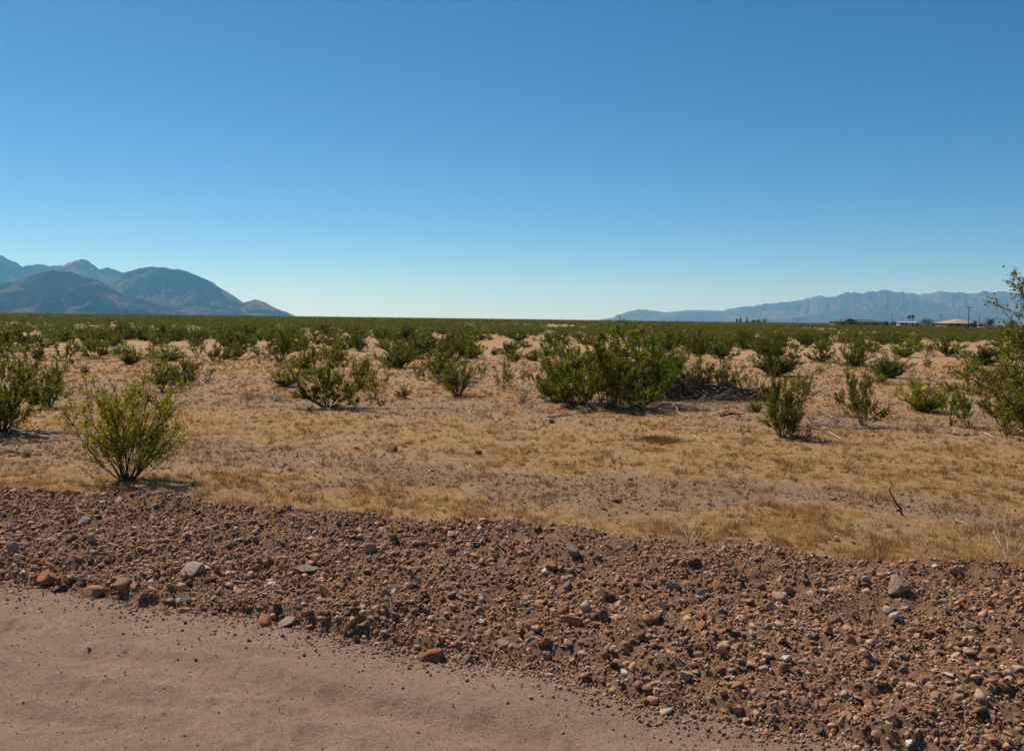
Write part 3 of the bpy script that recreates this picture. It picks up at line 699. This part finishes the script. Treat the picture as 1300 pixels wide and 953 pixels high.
# ------------------------------------------------------------------ dead wood
def stick(pts, r, mat, label, cat='branch', name='dead_branch', n=5, fork=0, group=None):
    mb = MB(); q = random.Random(len(label) + int(pts[0][0]))
    P3 = [Vector(p) for p in pts]; b = P3[0].copy(); P3 = [p - b for p in P3]
    fine = []
    for i in range(len(P3) - 1):
        for k in range(3):
            fine.append(P3[i].lerp(P3[i + 1], k / 3) + Vector((q.gauss(0, r * .8), q.gauss(0, r * .8), q.gauss(0, r * .5))) * (1 if i + k else 0))
    fine.append(P3[-1]); mb.tube(fine, r, r * .35, n)
    for _ in range(fork):
        k = q.randrange(2, len(fine) - 1); d = (fine[k] - fine[k - 1]).normalized(); d = (d + Vector((q.gauss(0, .5), q.gauss(0, .5), abs(q.gauss(0, .15))))).normalized()
        L = (fine[-1] - fine[0]).length * q.uniform(.2, .4)
        mb.tube([fine[k], fine[k] + d * L * .5 + Vector((0, 0, q.gauss(0, .02))), fine[k] + d * L], r * .5, r * .2, 4)
    return link(name, mb.mesh(name), mat, None, b, label=label, category=cat, group=group)
def gp(px, py, up_=0.0):
    x, y, z = at(px, py); return (x, y, float(tz(x, y)) + up_)
# standing dark stick
a0 = gp(1150, 654); s = a0[1] / F
stick([(a0[0], a0[1], a0[2] - .02), (a0[0] - 10 * s, a0[1] + .02, a0[2] + 13 * s), (a0[0] - 18 * s, a0[1] + .03, a0[2] + 27 * s), (a0[0] - 20 * s, a0[1] + .05, a0[2] + 46 * s)], .011, M_dark, 'bent dark stick standing upright in the dry grass', 'stick', 'stick', 6)
stick([gp(623, 529, .05), gp(629, 537, .02), gp(640, 532, .03), gp(654, 536, .015)], .012, M_dark, 'curled dark branch lying on open sand', fork=2)
stick([gp(395 + 300, 530, .01), gp(735, 527, .02), gp(760, 531, .02)], .012, M_dark, 'long dark branch lying before the biggest clump', fork=2)
stick([gp(395, 586, .01), gp(405, 592, .01), gp(420, 592, .01)], .006, M_pale, 'pale thin stick in grass on the plain', 'stick', 'stick')
stick([gp(590, 646, .015), gp(610, 650, .01), gp(640, 655, .015)], .005, M_pale, 'long pale straw-like stick just beyond the berm crest', 'stick', 'stick')
for k, (a_, b__, lab, mt, r) in enumerate([
    ((1052, 550), (1068, 559), 'bleached forked branch near the bright upright bush', M_pale, .010),
    ((1035, 520), (1072, 540), 'grey branch lying between the bright upright and leaning bushes', M_grey, .02),
    ((1020, 512), (1060, 508), 'dark arching branch over sand behind the bright upright bush', M_dark, .012),
    ((1050, 540), (1088, 548), 'long grey branch running to the foot of the leaning bush', M_grey, .016),
    ((880, 556), (892, 562), 'short white stick with a fork on the plain', M_pale, .01),
    ((905, 528), (942, 524), 'white bleached branch before the brush pile', M_pale, .016),
    ((820, 528), (834, 530), 'short white stick before the brush pile', M_pale, .010),
    ((855, 515), (864, 528), 'pale stick leaning out of the brush pile', M_pale, .012),
    ((915, 530), (945, 527), 'thick dark branch lying before the brush pile', M_dark, .022),
    ((930, 560), (955, 557), 'pale stick with white chips out in the grass', M_pale, .009),
    ((495, 590), (508, 582), 'white splinter of wood on the plain', M_pale, .008),
    ((1250, 552), (1262, 560), 'thin pale stick under the frame edge bushes', M_pale, .01),
    ((1235, 630), (1262, 636), 'thin white stalk lying across the golden grass', M_pale, .004),
    ((1212, 662), (1235, 672), 'fine pale stalk in the golden grass', M_pale, .004)]):
    A = gp(*a_, .03); B = gp(*b__, .02); m = Vector(A).lerp(Vector(B), .5); m.z += .05 if 'arch' in lab else .01
    if 'arch' in lab: m.z += .15
    stick([A, tuple(m), B], r, mt, lab, 'stick' if 'stick' in lab or 'stalk' in lab or 'splinter' in lab else 'branch', 'stick' if 'stick' in lab or 'stalk' in lab or 'splinter' in lab else 'dead_branch', fork=2)
# brush pile
def pile(cx, cy, w, d, h, n, mat, rmin, rmax, seed, name, label):
    q = random.Random(seed); mb = MB(); x0, y0, z0 = at(cx, cy)
    for k in range(n):
        u = q.uniform(-1, 1); v = q.gauss(0, .45); top = h * (1 - .6 * abs(u) ** 2) * (1 - min(1, abs(v)) * .6)
        x = u * w / 2; y = v * d / 2; z = q.random() * top
        az = q.gauss(0, .7) + (math.pi if q.random() < .5 else 0); el = q.gauss(.05, .35); L = q.uniform(.18, .75)
        dr = Vector((math.cos(az) * math.cos(el), math.sin(az) * math.cos(el), math.sin(el)))
        p = Vector((x, y, z)); pts = [p]
        for _ in range(4):
            dr = (dr + Vector((q.gauss(0, .22), q.gauss(0, .22), q.gauss(-.03, .18)))).normalized(); p = p + dr * L / 4; p.z = max(p.z, .01); pts.append(p.copy())
        r = q.uniform(rmin, rmax); mb.tube(pts, r, r * .4, 4)
    me = mb.mesh(name)
    return link(name, me, mat, None, (x0, y0, float(tz(x0, y0, False))), kind='stuff', label=label)
s = at(870, 508)[1] / F
pile(872, 506, 190 * s, 1.5, .46, 820, M_dark, .005, .016, 3, 'brush_debris', 'tangled heap of dark dead branches')
pile(868, 509, 200 * s, 1.7, .26, 130, M_grey, .004, .012, 4, 'brush_debris', 'weathered grey twigs through the heap')
pile(870, 515, 210 * s, 1.4, .08, 60, M_pale, .003, .009, 5, 'brush_debris', 'bleached broken twigs around the heap')
pile(800, 521, 110 * s, .8, .06, 90, M_grey, .003, .008, 6, 'brush_debris', 'fallen twigs beneath the biggest clump')
pile(1055, 545, 90 * s, 1.1, .08, 50, M_grey, .003, .010, 7, 'brush_debris', 'scattered grey twigs on the sand')
for (a_, b__, hh_, lab) in [((862, 492), (845, 470), .25, 'dark crooked branch arching up from the brush pile by the biggest clump'),
                          ((905, 497), (880, 465), .3, 'dark branch sticking up in the middle of the brush pile'),
                          ((955, 500), (962, 488), .2, 'short dark stub of branch at the thin end of the brush pile')]:
    A = Vector(gp(*a_, .12)); k = A.y / F
    B = A + Vector(((b__[0] - a_[0]) * k, 0, (a_[1] - b__[1]) * k)); m = A.lerp(B, .5) + Vector((.05, 0, .06))
    stick([A, m, B], .014, M_dark, lab, fork=3)
# brown mat of dead grass
x, y, z = at(838, 560); q = rng
k = 1700; an = q.uniform(0, 6.28, k); rr = np.sqrt(q.random(k)) * (.55 + .9 * vnoise(an * 1.3 + 4, an * 0 + 2)) * q.uniform(.5, 1.35, k); bx = np.cos(an) * rr * .36; by = np.sin(an) * rr * .26; bz = .035 * np.clip(1 - rr ** 2, 0, 1) - .012
B = np.stack([bx, by, bz], 1); le = q.uniform(.3, 1.3, k); hL = q.uniform(.03, .08, k); an2 = an + q.normal(0, .8, k)
tp = B + np.stack([np.cos(an2) * np.sin(le) * hL, np.sin(an2) * np.sin(le) * hL, np.cos(le) * hL], 1); w = np.stack([-np.sin(an2), np.cos(an2), 0 * an], 1) * .005
M_mat = leaf_mat('rotten_straw', (.12, .065, .03, 1), (.22, .12, .055, 1), (.34, .20, .09, 1), .15, False)
link('grass_mat', mesh_np('grass_mat', np.stack([B - w, B + w, tp], 1).reshape(-1, 3), np.arange(3 * k).reshape(-1, 3)), M_mat, None, (x, y, float(tz(x, y, False)) + .01), label='dark brown matted mound of dead grass on the plain', category='grass mound')

# ------------------------------------------------------------------ mountains
def prof(pts, dist):
    px = np.array([p[0] for p in pts], float); py = np.array([p[1] for p in pts], float)
    hy = 396.6 + 16.5 * px / 1300
    return (px - 650) / F, np.maximum((hy - py), -.5) * dist / F + H
def mountain(name, layers, u0_, u1_, Y0, Y1, nu, nY, mat, seed, amp, gully, foot=60, slope=1.0):
    us = np.linspace(u0_, u1_, nu); Ys = Y0 + (Y1 - Y0) * np.linspace(0, 1, nY)
    U, YY = np.meshgrid(us, Ys); XX = U * YY; Zt = np.full_like(U, -30.0)
    for (pts, dist, wf, wb) in layers:
        u, h = prof(pts, dist); hu = np.interp(U, u, h, left=0, right=0)
        hu = np.maximum(hu, 0)
        wig = (fbm(U * 30 + seed, YY * .0006 + seed, 3) - .5) * wf * .5
        t = (YY - dist - wig * sm(5, 80, hu) * 0) 
        sc = .35 + .65 * np.sqrt(hu / max(h.max(), 1))
        front = np.clip(1 + t / (wf * sc), 0, 1); back = np.clip(1 - t / (wb * sc), 0, 1)
        sh = np.where(t < 0, front, back); sh = sh ** 1.15
        e = hu * (np.clip(4 * sh * (1 - sh), 0, 1)) ** .6 * .55      # relief only below the crest line
        g = 1 - np.minimum(1, 2.6 * np.abs(2 * fbm(XX / gully + seed * 3 + YY / (gully * 2.5), YY / (gully * 3.2), 4, .55) - 1))
        g2 = 1 - np.minimum(1, 2.4 * np.abs(2 * fbm(XX / (gully * .4) + 7 - YY / (gully * 1.1), YY / (gully * 1.2) + seed, 4, .6) - 1))
        z = hu * sh + e * amp * ((g - 1) * .75 + (g2 - 1) * .3)
        z += (fbm(XX / (gully * .25), YY / (gully * .25), 3) - .5) * hu * .05 * sh
        Zt = np.maximum(Zt, z - 8 * (1 - sh) * 3)
    n_u = nu; i = np.arange((nu - 1) * (nY - 1)); r_, c_ = i // (nu - 1), i % (nu - 1); a = r_ * n_u + c_
    me = mesh_np(name, np.stack([XX.ravel(), YY.ravel(), Zt.ravel()], 1), np.stack([a, a + 1, a + nu + 1, a + nu], 1), True)
    return link(name, me, mat, kind='structure', label=None)
def mtn_mat(name, dark, mid, light, s, fan=0):
    m, nt, b = newmat(name); b.inputs['Roughness'].default_value = 1; b.inputs['Specular IOR Level'].default_value = 0
    p = node(nt, 'ShaderNodeNewGeometry').outputs['Position']
    n1 = noise(nt, p, s, 8, .65, .6); n2 = noise(nt, p, s * 6, 6, .7)
    f = math_(nt, 'ADD', math_(nt, 'MULTIPLY', n1, .7), math_(nt, 'MULTIPLY', n2, .3))
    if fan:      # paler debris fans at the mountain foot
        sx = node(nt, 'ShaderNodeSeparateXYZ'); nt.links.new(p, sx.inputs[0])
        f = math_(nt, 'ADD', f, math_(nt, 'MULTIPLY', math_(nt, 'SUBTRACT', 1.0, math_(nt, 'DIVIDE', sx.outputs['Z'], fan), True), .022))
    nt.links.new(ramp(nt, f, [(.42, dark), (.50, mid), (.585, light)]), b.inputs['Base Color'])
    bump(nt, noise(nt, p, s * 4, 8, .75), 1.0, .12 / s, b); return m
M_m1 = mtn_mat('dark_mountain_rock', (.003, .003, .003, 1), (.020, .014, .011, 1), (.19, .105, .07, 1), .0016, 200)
M_m2 = mtn_mat('far_range_rock', (.06, .052, .048, 1), (.10, .085, .078, 1), (.17, .145, .13, 1), .0009)
back = [(-600, 400), (-400, 350), (-250, 328), (-120, 322), (-60, 326), (-25, 320), (0, 324.5), (12, 330), (31, 338.6), (46, 335), (58, 336), (66, 338.3), (81, 335.5), (93, 332.8), (104.6, 328.3), (113, 333.5), (118, 335.8), (124.6, 340.5), (138, 341), (154, 345), (190, 352), (230, 366), (280, 390), (300, 402)]
dome = [(90, 402), (120, 372), (140, 356), (154, 347), (166, 343), (178, 340), (191, 338.3), (209, 338.6), (228, 342), (246, 347), (265, 356), (283, 367), (301, 378), (311, 385), (330, 395), (350, 402)]
cone = [(285, 402), (300, 388), (311, 382), (323, 378), (332, 381), (348, 389), (360, 394.5), (369, 398.6), (377, 402)]
front = [(-500, 402), (-300, 380), (-100, 350), (-40, 352), (0, 361), (18, 357.7), (40, 350), (57, 344.5), (74, 343), (92, 346), (111, 352.5), (129, 358), (148, 370), (166, 376), (191, 382), (215, 390.6), (234, 396), (245, 401)]
low = [(60, 402), (130, 396), (170, 389), (215, 386), (250, 389), (290, 394), (330, 399), (345, 402)]
def jag(pts, a):
    jx = np.arange(pts[0][0], pts[-1][0], 1.3); q0, q1 = zip(*pts)
    return list(zip(jx, np.interp(jx, q0, q1) + (fbm(jx * .16, jx * 0 + 6, 4, .65) - .5) * a)) + [pts[-1]]
back, dome, front, cone = jag(back, 3.2), jag(dome, 1.6), jag(front, 2.2), jag(cone, 1.6)
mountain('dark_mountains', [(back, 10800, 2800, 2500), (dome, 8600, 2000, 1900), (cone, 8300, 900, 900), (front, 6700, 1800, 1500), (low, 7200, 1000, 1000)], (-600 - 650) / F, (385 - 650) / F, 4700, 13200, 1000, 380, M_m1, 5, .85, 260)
rg1 = [(740, 411), (753, 407.3), (774, 402.6), (796, 394.4), (813, 391), (830, 394.4), (852, 395.7), (874, 394.8), (899, 396), (921, 393), (932, 388.8), (955, 387), (981, 383.6), (1007, 380), (1033, 377.6), (1042, 374.6), (1067, 372.8), (1098, 369.4), (1123, 367.7), (1145, 369), (1166, 373.7), (1192, 369), (1214, 370.7), (1240, 370.7), (1257, 368), (1300, 372), (1380, 378), (1480, 372), (1600, 385), (1900, 412)]
# jagged crest
jx = np.arange(745, 1700, 1.6); bx, by = zip(*rg1); jy = np.interp(jx, bx, by) + (fbm(jx * .09, jx * 0 + 2, 4, .7) - .5) * 7 * sm(745, 800, jx)
rg1 = list(zip(jx, jy)) + [(1900, 420)]
rg2 = [(820, 412), (850, 397), (870, 393.2), (890, 392.4), (905, 393.2), (925, 394), (960, 402), (990, 414)]
rg3 = [(900, 413), (960, 406), (1010, 399), (1060, 394), (1110, 392), (1160, 394), (1210, 390), (1260, 392), (1350, 396), (1500, 415)]
mountain('pale_range', [(rg1, 15500, 3000, 3000), (rg2, 19500, 2500, 2500), (rg3, 13500, 1500, 1500)], (735 - 650) / F, (1900 - 650) / F, 10500, 23000, 900, 220, M_m2, 9, .8, 420)

# ------------------------------------------------------------------ distant buildings, poles, trees
def flat(name, c, rough=.8, var=.12, sc=2):
    m, nt, b = newmat(name); b.inputs['Roughness'].default_value = rough
    p = node(nt, 'ShaderNodeTexCoord').outputs['Object']; c = (*c, 1)
    nt.links.new(mix(nt, 1.0, c, ramp(nt, noise(nt, p, sc), [(.3, G(1 - var)), (.7, G(1 + var))]), 'MULTIPLY'), b.inputs['Base Color']); return m
M_wall = flat('tan_stucco', (.22, .16, .12)); M_roofb = flat('brown_tile', (.10, .085, .08)); M_rooft = flat('tan_tile', (.38, .29, .22))
M_white = flat('white_siding', (.45, .44, .42)); M_glass = flat('dark_glass', (.03, .035, .04), .2); M_red = flat('red_roofing', (.22, .07, .06)); M_pole = flat('creosoted_pole', (.075, .055, .045))
def X_at(px, Yd): return (px - 650) / F * Yd
def house(name, label, px0, px1, Yd, hw, hr, wallm, roofm, style='hip', cat='house', dep=11, cross=None):
    w = (px1 - px0) * Yd / F; cx = X_at((px0 + px1) / 2, Yd)
    e = bpy.data.objects.new(name, None); col.objects.link(e); e.location = (cx, Yd, 0); e['label'] = label; e['category'] = cat
    m = MB(); m.box((0, 0, hw / 2 - .1), (w - 1.2, dep - 1, hw + .2)); link('wall', m.mesh('wall'), wallm, e)
    m = MB(); o = w / 2; d = dep / 2; e0 = hw - .05; ins = min(o * .45, d) if style == 'hip' else 0
    if style == 'gablefront':
        m.add([(-o, -d, e0), (o, -d, e0), (o, d, e0), (-o, d, e0), (0, -d, hr), (0, d, hr)], [(0, 1, 4), (2, 3, 5), (0, 4, 5, 3), (1, 2, 5, 4), (0, 3, 2, 1)])
    elif style == 'hipfront':
        m.add([(-o, -d, e0), (o, -d, e0), (o, d, e0), (-o, d, e0), (0, -d * .35, hr), (0, d * .5, hr)], [(0, 1, 4), (2, 3, 5), (0, 4, 5, 3), (1, 2, 5, 4), (0, 3, 2, 1)])
    else:
        m.add([(-o, -d, e0), (o, -d, e0), (o, d, e0), (-o, d, e0), (-o + ins, 0, hr), (o - ins, 0, hr)], [(0, 1, 5, 4), (1, 2, 5), (2, 3, 4, 5), (3, 0, 4), (0, 3, 2, 1)])
    r = link('roof', m.mesh('roof'), roofm, e)
    if cross:
        m = MB(); cx_, cw, ch = cross
        m.add([(cx_ - cw, -d - 1.5, e0 + .02), (cx_ + cw, -d - 1.5, e0 + .02), (cx_, -d - 1.5, ch), (cx_ - cw, d * .3, e0 + .02), (cx_ + cw, d * .3, e0 + .02), (cx_, d * .3, ch)], [(0, 1, 2), (3, 5, 4), (0, 2, 5, 3), (1, 4, 5, 2), (0, 3, 4, 1)])
        link('gable', m.mesh('gable'), roofm, r)
    m = MB(); m.box((w * .1, -(dep - 1) / 2 - .03, 1.05), (1.0, .1, 2.1)); link('door', m.mesh('door'), M_pole, e)
    for k in (-.35, -.18, .3):
        m = MB(); m.box((w * k, -(dep - 1) / 2 - .03, 1.6), (1.5, .1, 1.1)); link('window', m.mesh('window'), M_glass, e)
    return e
house('ranch_house', 'long brown hip-roofed house on the horizon beneath the pale range', 1054, 1118, 560, 2.5, 3.9, M_wall, M_roofb, cross=(-6, 4.5, 4.4), dep=12)
house('tan_house', 'tan house with a broad pale triangular roof behind the tall pole', 1191, 1239, 450, 2.3, 4.1, M_wall, M_rooft, 'hipfront', dep=14)
house('white_building', 'low flat white building between the brown house and the round tree', 1137, 1166, 540, 2.6, 3.0, M_white, M_white, cat='building', dep=6)
house('red_roofed_shed', 'small red-roofed white shed beside the tan house', 1239, 1250, 420, 1.9, 2.7, M_white, M_red, cat='shed', dep=4)
m = MB(); m.box((0, 0, .75), (62, .25, 1.6)); 
for k in range(-7, 8): m.box((k * 4.2, -.05, .82), (.4, .45, 1.75))
link('block_wall', m.mesh('block_wall'), flat('grey_block', (.30, .30, .31)), None, (X_at(1345, 400), 400, 0), label='long low grey block wall past the tan house', category='wall')
def pole(px, top, Yd, label, arm=True, two=False):
    hy = 396.6 + 16.5 * px / 1300; h = H + (hy - top) * Yd / F
    e = bpy.data.objects.new('utility_pole', None); col.objects.link(e); e.location = (X_at(px, Yd), Yd, 0); e['label'] = label; e['category'] = 'utility pole'; e['group'] = 'utility poles near the distant houses'
    m = MB(); m.tube([(0, 0, -.3), (0, 0, h)], .19, .13, 8); link('pole_shaft', m.mesh('pole_shaft'), M_pole, e)
    if arm:
        m = MB(); m.box((0, -.17, h - .45), (2.2, .12, .14)); c = link('crossarm', m.mesh('crossarm'), M_pole, e)
        for k in (-1, -.4, .4, 1):
            m = MB(); m.tube([(k, -.17, h - .37), (k, -.17, h - .2)], .06, .04, 6); link('insulator', m.mesh('insulator'), M_pole, c)
pole(1227.5, 389.5, 350, 'tallest utility pole, rising in front of the tan house')
pole(1130.5, 398.5, 640, 'slim T-topped pole between the brown house and the palms')
pole(1192.5, 400, 600, 'slim pole between the round tree and the tan house')
pole(1011, 403.5, 900, 'faint lone pole between the dark trees and the brown house')
pole(1241.5, 401.5, 600, 'faint pole past the tallest one, above the red-roofed shed')
def tree(px, top, wpx, Yd, label, kind='round', tint=(1, 1, 1, 1), name='broadleaf_tree', nl=900, L=.35):
    hy = 396.6 + 16.5 * px / 1300; h = H + (hy - top) * Yd / F; w = wpx * Yd / F
    e = bpy.data.objects.new(name, None); col.objects.link(e); e.location = (X_at(px, Yd), Yd, 0); e['label'] = label; e['category'] = 'tree'
    q = rng; m = MB()
    if kind == 'palm':
        m.tube([(0, 0, -.2), (.1, 0, h * .5), (0, 0, h - .8)], .26, .18, 8); link('trunk', m.mesh('trunk'), M_stem, e)
        C = []
        for k in range(34):
            az = q.random() * 6.28; el = q.uniform(-.9, 1.3); r = q.uniform(.7, 1) * w * .6
            for t in np.linspace(.1, 1, 9): C.append((math.cos(az) * math.cos(el) * r * t, math.sin(az) * math.cos(el) * r * t, h - .8 + math.sin(el) * r * t - .25 * t * t * r))
        v, f = leaf_quads(np.repeat(np.array(C), 3, 0) + q.normal(size=(len(C) * 3, 3)) * .07, .4, .16)
    else:
        m.tube([(0, 0, -.2), (.05, 0, h * .3), (0, .05, h * .75)], w * .035 + .08, .04, 7)
        for k in range(6):
            az = k * 1.05; m.tube([(0, 0, h * .25), (math.cos(az) * w * .2, math.sin(az) * w * .2, h * .5), (math.cos(az) * w * .35, math.sin(az) * w * .35, h * .68)], .07, .03, 5)
        link('trunk', m.mesh('trunk'), M_stem, e)
        nb = 16; bc = q.normal(size=(nb, 3)); bc /= np.linalg.norm(bc, axis=1)[:, None]; bc *= (q.random((nb, 1)) ** .4) * .62
        idx = q.integers(0, nb, nl); P = bc[idx] + q.normal(size=(nl, 3)) * .17
        lo_ = .10 if kind == 'round' else .04
        P = P / np.percentile(np.abs(P), 98, axis=0)
        if kind == 'cypress': P[:, :2] *= np.clip(1.05 - .6 * (P[:, 2:3] * .5 + .5), .2, 1)
        P = np.stack([P[:, 0] * w / 2, P[:, 1] * w / 2, (lo_ + (1 - lo_) * (P[:, 2] * .5 + .5)) * h], 1)
        v, f = leaf_quads(P, L, L * .7)
    cme = mesh_np('crown', v, f); cme.materials.append(M_tree); o = link('crown', cme, None, e); o.color = tint
tree(1174, 404.5, 19, 450, 'round green tree between the white building and the tan house', tint=(1.1, 1.1, 1, 1))
tree(1152.4, 400.3, 4.6, 600, 'palm with a reddish dead-looking crown', 'palm', (3.2, .9, 1.2, 1), 'palm_tree')
tree(1156.8, 400.0, 4.6, 600, 'green-headed palm beside the reddish one', 'palm', name='palm_tree')
tree(934, 403.6, 4.2, 900, 'first of the twin narrow dark trees on the horizon', 'cypress', (.6, .6, .8, 1), 'cypress_tree')
tree(938.4, 403.2, 4.0, 900, 'second of the twin narrow dark trees, beside the first', 'cypress', (.6, .6, .8, 1), 'cypress_tree')
tree(947, 402.5, 6, 900, 'pointed dark tree standing apart past the twin trees', 'cypress', (.6, .7, .8, 1), 'cypress_tree')
tree(956, 405.5, 8, 950, 'greyish thin tree before the dense dark one', tint=(1.1, .95, 1.3, 1))
tree(961.5, 405, 5, 950, 'slim greyish tree touching the dense dark one', tint=(1.1, .95, 1.3, 1))
tree(969.5, 404, 11, 900, 'dense dark rounded tree at the end of the horizon row', tint=(.5, .55, .8, 1))
tree(857, 407, 7, 900, 'lone small tree bump on the horizon below the pale foothills')
tree(1124, 406, 6, 560, 'small dark tree at the end of the brown house', tint=(.7, .8, .9, 1))
tree(1135, 408, 14, 600, 'low dark tree behind the slim T-topped pole', tint=(.7, .8, .9, 1))
tree(1146, 407.5, 8, 620, 'low dark tree beneath the palms', tint=(.8, .8, .9, 1))
tree(1186, 409, 8, 480, 'small low tree beside the round green one', tint=(.8, .8, .9, 1))
tree(1235, 407.5, 8, 440, 'dark small tree behind the corner of the tan house', tint=(.7, .7, .9, 1))
tree(1254, 404, 12, 420, 'dark tree past the red-roofed shed', tint=(.7, .8, .8, 1))
tree(1284, 406, 16, 420, 'dark tree behind the overhanging branches', tint=(.7, .8, .8, 1))

# ------------------------------------------------------------------ haze
m, nt, b = newmat('haze'); nt.nodes.remove(b)
pv = node(nt, 'ShaderNodeVolumePrincipled'); pv.inputs['Color'].default_value = (.19, .58, 1.0, 1); pv.inputs['Density'].default_value = 4.9e-5; pv.inputs['Absorption Color'].default_value = (1, 1, 1, 1)
pv.inputs['Anisotropy'].default_value = .35
nt.links.new(pv.outputs[0], nt.nodes['Material Output'].inputs['Volume'])
mb = MB(); zt = 760; mb.box((0, 10400, (zt - 40) / 2), (46000, 27200, zt + 40))
HAZE = True
if HAZE: link('haze', mb.mesh('haze'), m, kind='stuff', label='thin blue desert haze')

# ------------------------------------------------------------------ light
SUN = Vector((-.66, .75, 0)).normalized(); EL = R(50)
sd = Vector((SUN.x * math.cos(EL), SUN.y * math.cos(EL), math.sin(EL)))
sl = bpy.data.lights.new('sun', 'SUN'); sl.energy = 5.0; sl.angle = R(.53); sl.color = (1, .92, .78)
so = bpy.data.objects.new('sun', sl); col.objects.link(so); so.rotation_euler = sd.to_track_quat('Z', 'Y').to_euler()
w = bpy.data.worlds.new('World'); scene.world = w; w.use_nodes = True; nt = w.node_tree
sky = node(nt, 'ShaderNodeTexSky', sky_type='NISHITA'); sky.sun_disc = False; sky.sun_elevation = EL; sky.sun_rotation = math.atan2(SUN.x, SUN.y)
sky.air_density = .7; sky.dust_density = .3; sky.ozone_density = 6.0; sky.altitude = 1000
hs = node(nt, 'ShaderNodeHueSaturation'); hs.inputs['Saturation'].default_value = 1.22; hs.inputs['Hue'].default_value = .492
nt.links.new(sky.outputs[0], hs.inputs['Color']); nt.links.new(hs.outputs[0], nt.nodes['Background'].inputs['Color']); nt.nodes['Background'].inputs['Strength'].default_value = .084

scene.view_settings.view_transform = 'Standard'; scene.view_settings.look = 'None'; scene.view_settings.exposure = .18; scene.view_settings.gamma = 1
scene.render.engine = 'CYCLES'
scene.cycles.max_bounces = 5; scene.cycles.diffuse_bounces = 3; scene.cycles.transmission_bounces = 3; scene.cycles.transparent_max_bounces = 4; scene.cycles.volume_bounces = 1
scene.cycles.use_denoising = True; scene.cycles.denoiser = 'OPENIMAGEDENOISE'
scene.cycles.use_adaptive_sampling = True; scene.cycles.adaptive_threshold = .02
scene.cycles.sample_clamp_indirect = 6
